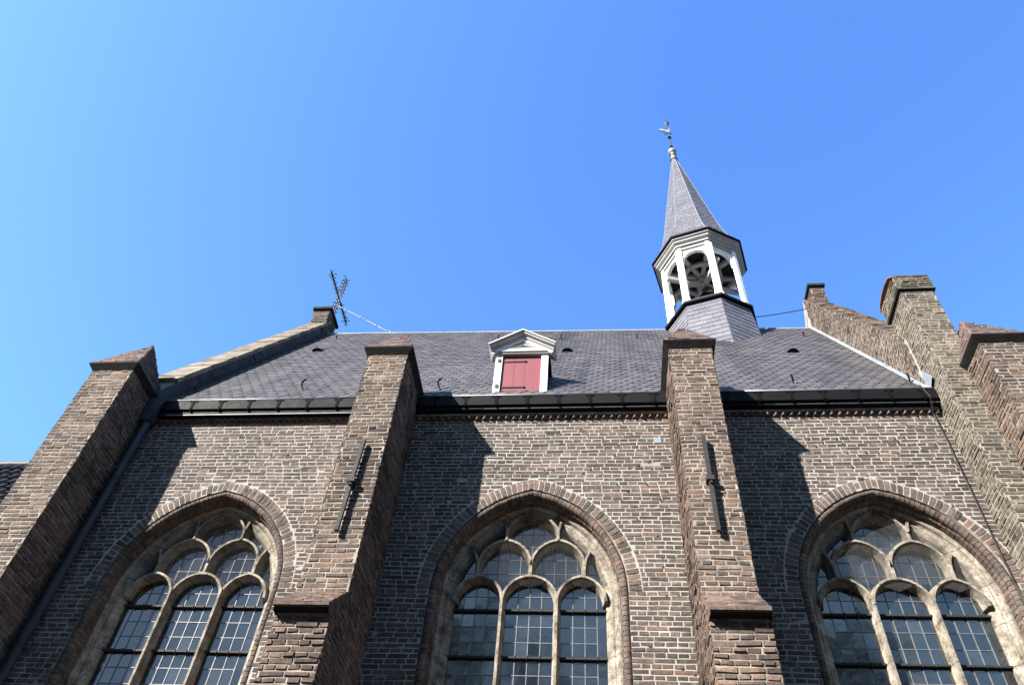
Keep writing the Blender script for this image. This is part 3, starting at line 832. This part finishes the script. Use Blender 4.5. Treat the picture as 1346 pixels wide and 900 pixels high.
# entablature and pediment
en = MB(); en.box(dx0 - .03, dx1 + .03, dy - .03, dy + .09, dz1 + .001, dz1 + .032); en.box(dx0 - .05, dx1 + .05, dy - .05, dy + .1, dz1 + .033, dz1 + .049)
en.build('lintel', 'cream', dorm)
xm = (dx0 + dx1) / 2; ez = dz1 + .05; hw = (dx1 - dx0) / 2
pe = MB()
hp = .25
pe.face([(xm - hw - .02, dy + .01, ez), (xm + hw + .02, dy + .01, ez), (xm, dy + .01, ez + hp - .04)], 0)
pe.prism([(dy - .045, ez), (dy + .008, ez), (dy + .008, ez + .055), (dy - .045, ez + .055)], xm - hw - .05, xm + hw + .05)
prof = [(.0, .012), (.0, -.045), (.052, -.05), (.06, -.075), (.085, -.08), (.10, -.13), (.125, -.135), (.128, -.16), (.145, -.16), (.145, .26)]
for s in (-1, 1):
    A = Vector((xm + s * (hw + .045), 0, ez - .06)); T = Vector((xm, 0, ez + hp - .02)); d = (T - A).normalized()
    nrm = Vector((s * abs(d.z), 0, abs(d.x)))
    a = []; t = []
    for o_, y in prof:
        k = o_ / abs(d.x)                          # plumb cut at the eave end, mitre at the apex
        a.append(A + Vector((s * (.01 + o_ * .45), dy + y, k * 1.0 - (.01 + o_ * .45) * abs(d.z / d.x)))); t.append(T + Vector((0, dy + y, k)))
    n = len(prof)
    for q_ in range(n - 1):
        pe.face([a[q_], t[q_], t[q_ + 1], a[q_ + 1]] if s < 0 else [a[q_], a[q_ + 1], t[q_ + 1], t[q_]], 0 if q_ in (0, 1, 7, 8) else 2)  # grey on the down-facing steps paints shade into the white moulding
    pe.face(a, 2)
    P1 = Vector((xm + s * (hw - .15), dy - .012, ez + .072)); T1 = Vector((xm, dy - .012, ez + .072 + .11))
    pe.bar(P1, T1, .045, .03, 2, (0, 0, 1))
pe.build('pediment', ['white', 'white', 'cream'], dorm)
dr = MB()
for s in (-1, 1):
    A = Vector((xm + s * (hw + .02), dy + .12, ez + .09)); T = Vector((xm, dy + .12, ez + hp + .06))
    Ab = Vector((A.x, yb(A.z) + .1, A.z)); Tb = Vector((T.x, yb(T.z) + .1, T.z))
    up_ = Vector((0, 0, .02))
    dr.poly([A, T, Tb, Ab, A + up_, T + up_, Tb + up_, Ab + up_], [(0, 1, 2, 3), (4, 7, 6, 5), (0, 4, 5, 1), (0, 3, 7, 4), (1, 5, 6, 2)])
dr.build('dormer_roof', 'lead_d', dorm)

# ------------------------------------------------------------------ bell turret
TX, TY = 2.70, 3.9
def oc(k, r, z, off=0): 
    a = math.radians(-84 + 45 * k + off) 
    return Vector((TX + r * math.cos(a), TY + r * math.sin(a), z))
tk = MB()
ZSILL = 15.98
for k in range(8):
    shingle(tk, oc(k, 1.27, 13.2), oc(k + 1, 1.27, 13.2), oc(k + 1, 1.0, ZSILL - .08), oc(k, 1.0, ZSILL - .08), .15, .27, chamf=0.0, thick=.010)
turret = tk.build('bell_turret', ['slate_l', 'under'], church)
sl = MB(); n8 = 8
def octring(mb, prof, mi=0):
    for (r0, z0), (r1, z1) in zip(prof[:-1], prof[1:]):
        for k in range(8): mb.face([oc(k, r0, z0), oc(k + 1, r0, z0), oc(k + 1, r1, z1), oc(k, r1, z1)], mi)
octring(sl, [(.98, ZSILL - .10), (1.09, ZSILL - .10), (1.09, ZSILL - .03)], 1)
octring(sl, [(1.09, ZSILL - .03), (1.07, ZSILL), (.80, ZSILL + .05), (.0, ZSILL + .06)], 0)
sl.build('sill', ['lead', 'black'], turret)
RC = .955
for k in range(8):
    c = MB(); a = math.radians(-84 + 45 * k)
    rad = Vector((math.cos(a), math.sin(a), 0)); tan = Vector((-math.sin(a), math.cos(a), 0))
    sec = [rad * .055 + tan * 0.0, rad * .03 + tan * .085, rad * -.07 + tan * .06, rad * -.07 - tan * .06, rad * .03 - tan * .085]
    base = Vector((TX, TY, 0)) + rad * RC
    vs = [base + s + Vector((0, 0, z)) for z in (ZSILL + .02, 18.16) for s in sec]
    c.poly(vs, [(j, (j + 1) % 5, (j + 1) % 5 + 5, j + 5) for j in range(5)])
    vs = [base + s * 1.25 + Vector((0, 0, z)) for z in (ZSILL + .015, ZSILL + .13) for s in sec]
    c.poly(vs, [(j, (j + 1) % 5, (j + 1) % 5 + 5, j + 5) for j in range(5)] + [(5, 6, 7, 8, 9)])
    c.build('column', 'white', turret)
    # arched head between this column and the next
    A, B = oc(k, RC, 0), oc(k + 1, RC, 0); ud = (B - A).normalized(); L = (B - A).length; mid = (A + B) / 2
    inn = -(mid - Vector((TX, TY, 0))).normalized()
    h = MB(); n = 12; zs_, zt_ = 17.58, 18.16; a_ = L / 2 - .075; hh = .42
    pr = [(-a_, zs_)] + [(-a_ * math.cos(math.pi * j / n), zs_ + hh * math.sin(math.pi * j / n) ** .85) for j in range(n + 1)] + [(a_, zs_)]
    for dpt in (0.0, .09):
        for (u0, w0), (u1, w1) in zip(pr[:-1], pr[1:]):
            h.face([mid + ud * u0 + inn * dpt + Vector((0, 0, w0)), mid + ud * u1 + inn * dpt + Vector((0, 0, w1)),
                    mid + ud * u1 + inn * dpt + Vector((0, 0, zt_)), mid + ud * u0 + inn * dpt + Vector((0, 0, zt_))])
    for (u0, w0), (u1, w1) in zip(pr[:-1], pr[1:]):
        h.face([mid + ud * u0 + Vector((0, 0, w0)), mid + ud * u1 + Vector((0, 0, w1)), mid + ud * u1 + inn * .09 + Vector((0, 0, w1)), mid + ud * u0 + inn * .09 + Vector((0, 0, w0))])
    h.build('arched_head', 'white', turret)
co = MB()
octring(co, [(.93, 18.10), (1.0, 18.10), (1.0, 18.17), (1.05, 18.20), (1.05, 18.25), (1.12, 18.31)], 0)
octring(co, [(1.12, 18.31), (1.12, 18.35), (1.17, 18.39), (1.17, 18.44)], 0)
octring(co, [(1.17, 18.44), (1.22, 18.45), (1.22, 18.49)], 1)
octring(co, [(.0, 18.161), (.93, 18.161)], 2)
co.build('cornice', ['cream', 'black', 'under'], turret)
be = MB()
for k in range(8):
    be.bar(oc(k, .10, 18.02 - .02 * (k % 2)), oc(k, .92, 18.02 - .02 * (k % 2)), .10, .11)
for k in range(8):
    be.bar(oc(k, .50, 17.93), oc(k + 1, .50, 17.93), .085, .09)
be.tube([(TX, TY, 17.75), (TX, TY, 18.15)], .10, 8)
be.bar(oc(0, .93, 17.55, 10), oc(4, .93, 17.55, 10), .10, .11)
be.bar(oc(2, .93, 17.66, 10), oc(6, .93, 17.66, 10), .10, .11)
be.build('bell_frame', 'cream', turret)
spz = [(1.215, 18.49), (1.10, 18.66), (.97, 18.95), (.87, 19.3), (.77, 19.8), (.08, 24.25)]
sp = MB()
LEAN = -.02
def sc(k, r, z): return oc(k, r, z) + Vector((LEAN * (z - 18.5), 0, 0))
for (r0, z0), (r1, z1) in zip(spz[:-1], spz[1:]):
    for k in range(8):
        shingle(sp, sc(k, r0, z0), sc(k + 1, r0, z0), sc(k + 1, r1, z1), sc(k, r1, z1), .12, .16, chamf=0.18, thick=.006, lift=.002)
spire = sp.build('spire', ['slate_l', 'under'], turret)
hp_ = MB()
for k in range(8):
    hp_.tube([sc(k, r + .002, z) for r, z in spz], .010, 5)
hp_.tube([sc(0, .0, 24.2), sc(0, .0, 24.75)], [.095, .075], 10)
hp_.lathe(sc(0, 0, 24.25), [(.10, 0), (.125, .02), (.10, .05)], 12)
hp_.lathe(sc(0, 0, 24.55), [(.08, 0), (.105, .02), (.08, .05)], 12)
hp_.build('lead_hips', 'lead_h', turret)

# bell hanging inside
bl = MB(); bl.lathe((TX + .05, TY - .05, 16.95), [(.30, 0), (.29, .03), (.22, .15), (.175, .30), (.15, .42), (.09, .50), (.001, .52)], 24)
bl.lathe((TX + .05, TY - .05, 16.95), [(.27, .005), (.19, .16), (.12, .4), (.001, .42)], 24)
bl.tube([(TX + .05, TY - .05, 17.46), (TX + .05, TY - .05, 17.6)], .05, 8)
bl.tube([(TX + .05, TY - .05, 17.3), (TX + .06, TY - .07, 16.93)], .022, 8); bl.sphere((TX + .06, TY - .07, 16.9), .05)
b_ = bl.build('bell', 'bronze', smooth=True, org=(TX, TY, 16.95)); tag(b_, 'dark bronze bell hanging inside the white open bell turret', 'bell')

# weather vane
tp = sc(0, 0, 24.75)
wv = thing('weather_vane', 'gilded rooster weather vane with ball on the spire tip', 'weather vane', tp)
q = MB(); q.sphere(tp + Vector((0, 0, .12)), .135); q.build('ball', 'gold', wv, org=tp, smooth=True)
q = MB(); q.tube([tp + Vector((0, 0, .2)), tp + Vector((0, 0, 2.25))], [.03, .015], 8)
for z in (.35, .45, 1.05, 1.12):
    q.lathe(tp + Vector((0, 0, z)), [(.02, 0), (.055, .02), (.02, .05)], 10)
t = tp + Vector((0, 0, 2.25))
q.poly([t + Vector(v) for v in ((-.05, 0, -.22), (.0, .03, -.12), (.05, 0, -.22), (0, -.03, -.12), (.09, 0, .0), (-.09, 0, 0), (0, .02, .18), (0, -.02, .18))], [(0, 1, 5), (1, 2, 4), (2, 3, 4), (3, 0, 5), (1, 4, 6), (1, 6, 5), (3, 5, 7), (3, 7, 4), (4, 7, 6), (5, 6, 7)])
q.bar(tp + Vector((-.16, 0, 1.42)), tp + Vector((.12, 0, 1.42)), .02, .02)
q.build('rod', 'iron', wv, org=tp)
ro = MB()
out = [(.10, 1.45), (.02, 1.40), (-.06, 1.46), (-.16, 1.58), (-.34, 1.68), (-.46, 1.82), (-.40, 1.90), (-.28, 1.88), (-.18, 1.80), (-.05, 1.68), (.03, 1.72), (.06, 1.84), (.12, 1.86), (.13, 1.78), (.17, 1.74), (.12, 1.70), (.12, 1.58)]
nn_ = len(out)
vs = [tp + Vector((x * .6 - .03, y, 1.62 + (z - 1.62) * .55)) for y in (-.02, .02) for x, z in out]
ro.poly(vs, [tuple(range(nn_)), tuple(range(2 * nn_ - 1, nn_ - 1, -1))] + [(k, (k + 1) % nn_, (k + 1) % nn_ + nn_, k + nn_) for k in range(nn_)])
ro.build('rooster', 'gold', wv, org=tp)

# ------------------------------------------------------------------ iron cross on the left gable
cb_ = Vector((-6.64, 3.9, RZR + .60 + .075))
cr = thing('iron_cross', 'ornate wrought iron cross on the left gable top', 'cross', cb_)
q = MB()
def iron(a, b, r=.014): q.tube([cb_ + Vector(a), cb_ + Vector(b)], r, 6)
for o_ in (-.025, .025):
    iron((o_, 0, 0), (o_, 0, 1.55), .012)
    iron((0, -.72, .78 + o_), (0, .72, .78 + o_), .012)
def scroll(c, d1, d2, s):
    c = cb_ + Vector(c); d1 = Vector(d1); d2 = Vector(d2)
    for sg in (-1, 1):
        pts = [c + d1 * (s * .9 * math.sin(a)) * 1.0 + d2 * sg * s * (1 - math.cos(a)) * .7 for a in [k * .42 for k in range(7)]]
        q.tube(pts, .011, 5)
Z, Y = (0, 0, 1), (0, 1, 0)
for z in (.12, .26, .40, .54, .95, 1.10, 1.24, 1.38): scroll((0, 0, z), Z, Y, .10); scroll((0, 0, z), Z, (1, 0, 0), .08)
for y in (-.6, -.45, -.3, -.18): scroll((0, y, .78), (0, -1, 0), Z, .075); scroll((0, -y, .78), Y, Z, .075); scroll((0, y, .78), (0, -1, 0), (1, 0, 0), .055); scroll((0, -y, .78), Y, (1, 0, 0), .055)
for (c, d, e) in (((0, 0, 1.5), Z, Y), ((0, -.7, .78), (0, -1, 0), Z), ((0, .7, .78), Y, Z)):
    scroll(c, d, e, .13); scroll(c, d, (1, 0, 0), .09)
    q.tube([cb_ + Vector(c), cb_ + Vector(c) + Vector(d) * .25], [.03, .004], 6)
q.build('cross_ironwork', 'iron', cr, org=cb_)
q = MB()
a = cb_ + Vector((0, 0, .50)); b = Vector((-5.1, 3.9, RZR + .06))
q.tube([a, b, b + Vector((.10, 0, -.03)), b + Vector((.12, 0, -.14))], [.010, .013, .02, .022], 8)
for t in (.2, .5, .8): q.sphere(a.lerp(b, t), .024, n=8)
q.build('stay_rod', 'zinc', cr, org=cb_)

# ------------------------------------------------------------------ downpipe, cables
dp = thing('downpipe', 'dark lead rain pipe in the corner beside the left buttress', 'rain pipe', (-6.62, -.11, 0))
o3 = (-6.62, -.11, 0)
q = MB(); q.tube([(-6.62, -.11, 0), (-6.62, -.11, 9.2), (-6.62, -.11, 9.40)], .058, 14); q.build('pipe', 'lead_d', dp, org=o3, smooth=True)
q = MB(); q.hexa([(-6.69, -.19, 9.28), (-6.55, -.19, 9.28), (-6.55, -.06, 9.28), (-6.69, -.06, 9.28), (-6.735, -.2, 9.72), (-6.48, -.2, 9.72), (-6.48, -.02, 9.72), (-6.735, -.02, 9.72)])
q.build('rain_head', 'lead_d', dp, org=o3)
for z in (2.2, 4.2, 6.2, 8.2):
    q = MB(); q.lathe((-6.62, -.11, z), [(.06, 0), (.068, .005), (.068, .045), (.06, .05)], 14); q.box(-6.64, -6.60, -.06, -.001, z, z + .05); q.build('pipe_bracket', 'iron', dp, org=o3)
lc = MB()
pts = [(4.30, .12, roofz(.12) + .03), (4.40, -.18, 9.72), (4.46, -.18, 9.50), (4.48, -.03, 9.33)]
k = 9.25
while k > 0.2: k -= .4; pts.append((4.49 + R_(-.006, .006), -.025 + R_(-.004, .004), k))
lc.tube(pts, .0085, 6)
tag(lc.build('lightning_conductor', 'iron', org=pts[-1]), 'thin dark lightning conductor cable down the wall beside the chimney', 'cable')
sw = MB()
a, b = oc(2, .98, ZSILL + .5), Vector((xr(RYR) + .12, RYR - .05, RZR + .45))
sw.tube([a.lerp(b, t) - Vector((0, 0, .03 * 4 * t * (1 - t))) for t in [k / 10 for k in range(11)]], .011, 5)
tag(sw.build('stay_wire', 'iron', org=a), 'thin wire from the bell turret to the right gable top', 'wire')

# ------------------------------------------------------------------ neighbouring house on the left
nh = thing('neighbouring_house', 'lower house with black pantile roof behind the leftmost buttress', 'house', (-12.5, 3, 0))
o3 = (-12.5, 3, 0)
q = MB(); q.box(-17.4, -7.5, -.6, 6.6, 0, 5.5); q.poly([(-17.4, -.6, 5.5), (-17.4, 6.6, 5.5), (-17.4, 3, 11.0), (-7.5, -.6, 5.5), (-7.5, 6.6, 5.5), (-7.5, 3, 11.0)], [(0, 1, 2), (5, 4, 3)])
q.build('house_wall', 'render', nh, org=o3)
q = MB()
for sgn in (1, -1):
    y0, z0, y1, z1 = 3 - sgn * 3.75, 5.45, 3.0, 11.18
    s_ = Vector((0, y1 - y0, z1 - z0)); L = s_.length; s_.normalize(); nrm = Vector((0, -s_.z * sgn, abs(s_.y)))
    rows = int(L / .30); cols = int(10.0 / .22)
    for r in range(rows):
        pv = []
        for e, v in ((.045, r * .30), (.010, (r + 1) * .30 + .02)):
            for c in range(cols * 6 + 1):
                u = c / 6; f = u % 1.0
                hgt = .030 * (math.sin(2 * math.pi * f)) + (.02 if f < .34 else 0)
                pv.append(Vector((-17.6 + u * .22, y0, z0)) + s_ * v + nrm * (hgt + e + .03))
        n = cols * 6 + 1
        q.poly(pv, [(k, k + 1, n + k + 1, n + k) if sgn > 0 else (k, n + k, n + k + 1, k + 1) for k in range(n - 1)])
        q.poly([p - nrm * .03 for p in pv[:n]] + pv[:n], [(k, k + 1, n + k + 1, n + k) for k in range(n - 1)])
hr = q.build('tiled_roof', 'pantile', nh, org=o3)
q = MB()
for k in range(25): q.tube([(-17.6 + k * .4, 3, 11.16), (-17.6 + k * .4 + .42, 3, 11.16)], [.115, .10], 10)
q.build('ridge_tiles', 'pantile', hr)

# ------------------------------------------------------------------ street side behind the viewer (seen only mirrored in the panes)
def street_house(x0, x1, h, rh, label, wallm):
    y0, y1 = -27.0, -19.5
    t = thing('street_house', label, 'house', ((x0 + x1) / 2, y1, 0), 'houses across the street')
    o3 = ((x0 + x1) / 2, y1, 0)
    q = MB(); q.box(x0, x1, y0, y1, 0, h); q.build('house_wall', wallm, t, org=o3)
    q = MB(); ym = (y0 + y1) / 2
    q.prism([(y1 + .4, h - .05), (ym, h + rh), (y0 - .4, h - .05)], x0, x1 - .02); q.build('tiled_roof', 'rooft', t, org=o3)
    n = max(2, int((x1 - x0) / 2.2))
    for f in range(2):
        for k in range(n):
            xc = x0 + (k + .5) * (x1 - x0) / n; zc = 1.2 + f * 3.0
            q = MB(); q.box(xc - .5, xc + .5, y1 + .002, y1 + .05, zc, zc + 1.5, 0); q.box(xc - .42, xc + .42, y1 + .051, y1 + .055, zc + .08, zc + 1.42, 1)
            q.build('house_window', ['white', 'glass'], t, org=o3)
street_house(-16, -7.6, 8.0, 4.0, 'brick house across the street, leftmost of the row, with brown roof', 'render')
street_house(-7.5, 1.4, 9.0, 5.0, 'tallest brick house across the street in the middle of the row', 'render')
street_house(1.5, 10, 7.0, 4.2, 'lower pale house across the street, rightmost of the row', 'cream')
def street_tree(x, y, h, w, label):
    t = thing('street_tree', label, 'tree', (x, y, 0), 'trees across the street')
    q = MB(); q.tube([(x, y, 0), (x + .1, y, h * .3), (x - .1, y + .1, h * .6), (x, y, h * .9)], [.32, .24, .13, .03], 10)
    ends = []
    for k in range(16):
        a = R_(0, 6.28); z0 = h * R_(.28, .7); r = w * R_(.5, .95) * math.sin(math.pi * min(.95, z0 / h))
        e = Vector((x + math.cos(a) * r, y + math.sin(a) * r, z0 + h * R_(.1, .25))); ends.append(e)
        q.tube([(x, y, z0), (x + math.cos(a) * r * .5, y + math.sin(a) * r * .5, z0 + h * .06), e], [.09, .06, .015], 6)
    q.build('trunk', 'bark', t, org=(x, y, 0))
    q = MB()
    for k in range(70):
        u = R_(-1, 1); a = R_(0, 6.28); rr = R_(.55, 1) ** .5
        c = Vector((x + w * rr * math.sqrt(1 - u * u) * math.cos(a), y + w * rr * math.sqrt(1 - u * u) * math.sin(a), h * .64 + h * .34 * rr * u))
        for j in range(70):
            p = c + Vector((random.gauss(0, .5), random.gauss(0, .5), random.gauss(0, .42)))
            d = Vector((R_(-1, 1), R_(-1, 1), R_(-1, 1))).normalized(); e = d.orthogonal().normalized(); s_ = R_(.08, .17)
            f_ = d.cross(e)
            q.face([p - e * s_, p + f_ * s_ * .6, p + e * s_, p - f_ * s_ * .6], 0, random.random())
    q.build('crown', 'leaf', t, org=(x, y, 0))
street_tree(-15.5, -14.6, 9.2, 2.8, 'leftmost of the leafy trees before the houses across the street')
street_tree(-9.8, -14.2, 11.2, 2.9, 'second leafy tree from the left before the houses across the street')
street_tree(-3.9, -14.0, 15.4, 3.0, 'tallest leafy tree before the middle house across the street')
street_tree(1.6, -14.4, 14.9, 3.0, 'leafy tree between the middle and the pale house across the street')
street_tree(7.2, -14.2, 15.0, 2.9, 'second leafy tree from the right before the pale house across the street')
street_tree(12.6, -14.8, 12.6, 2.8, 'smallest and rightmost of the leafy trees across the street')
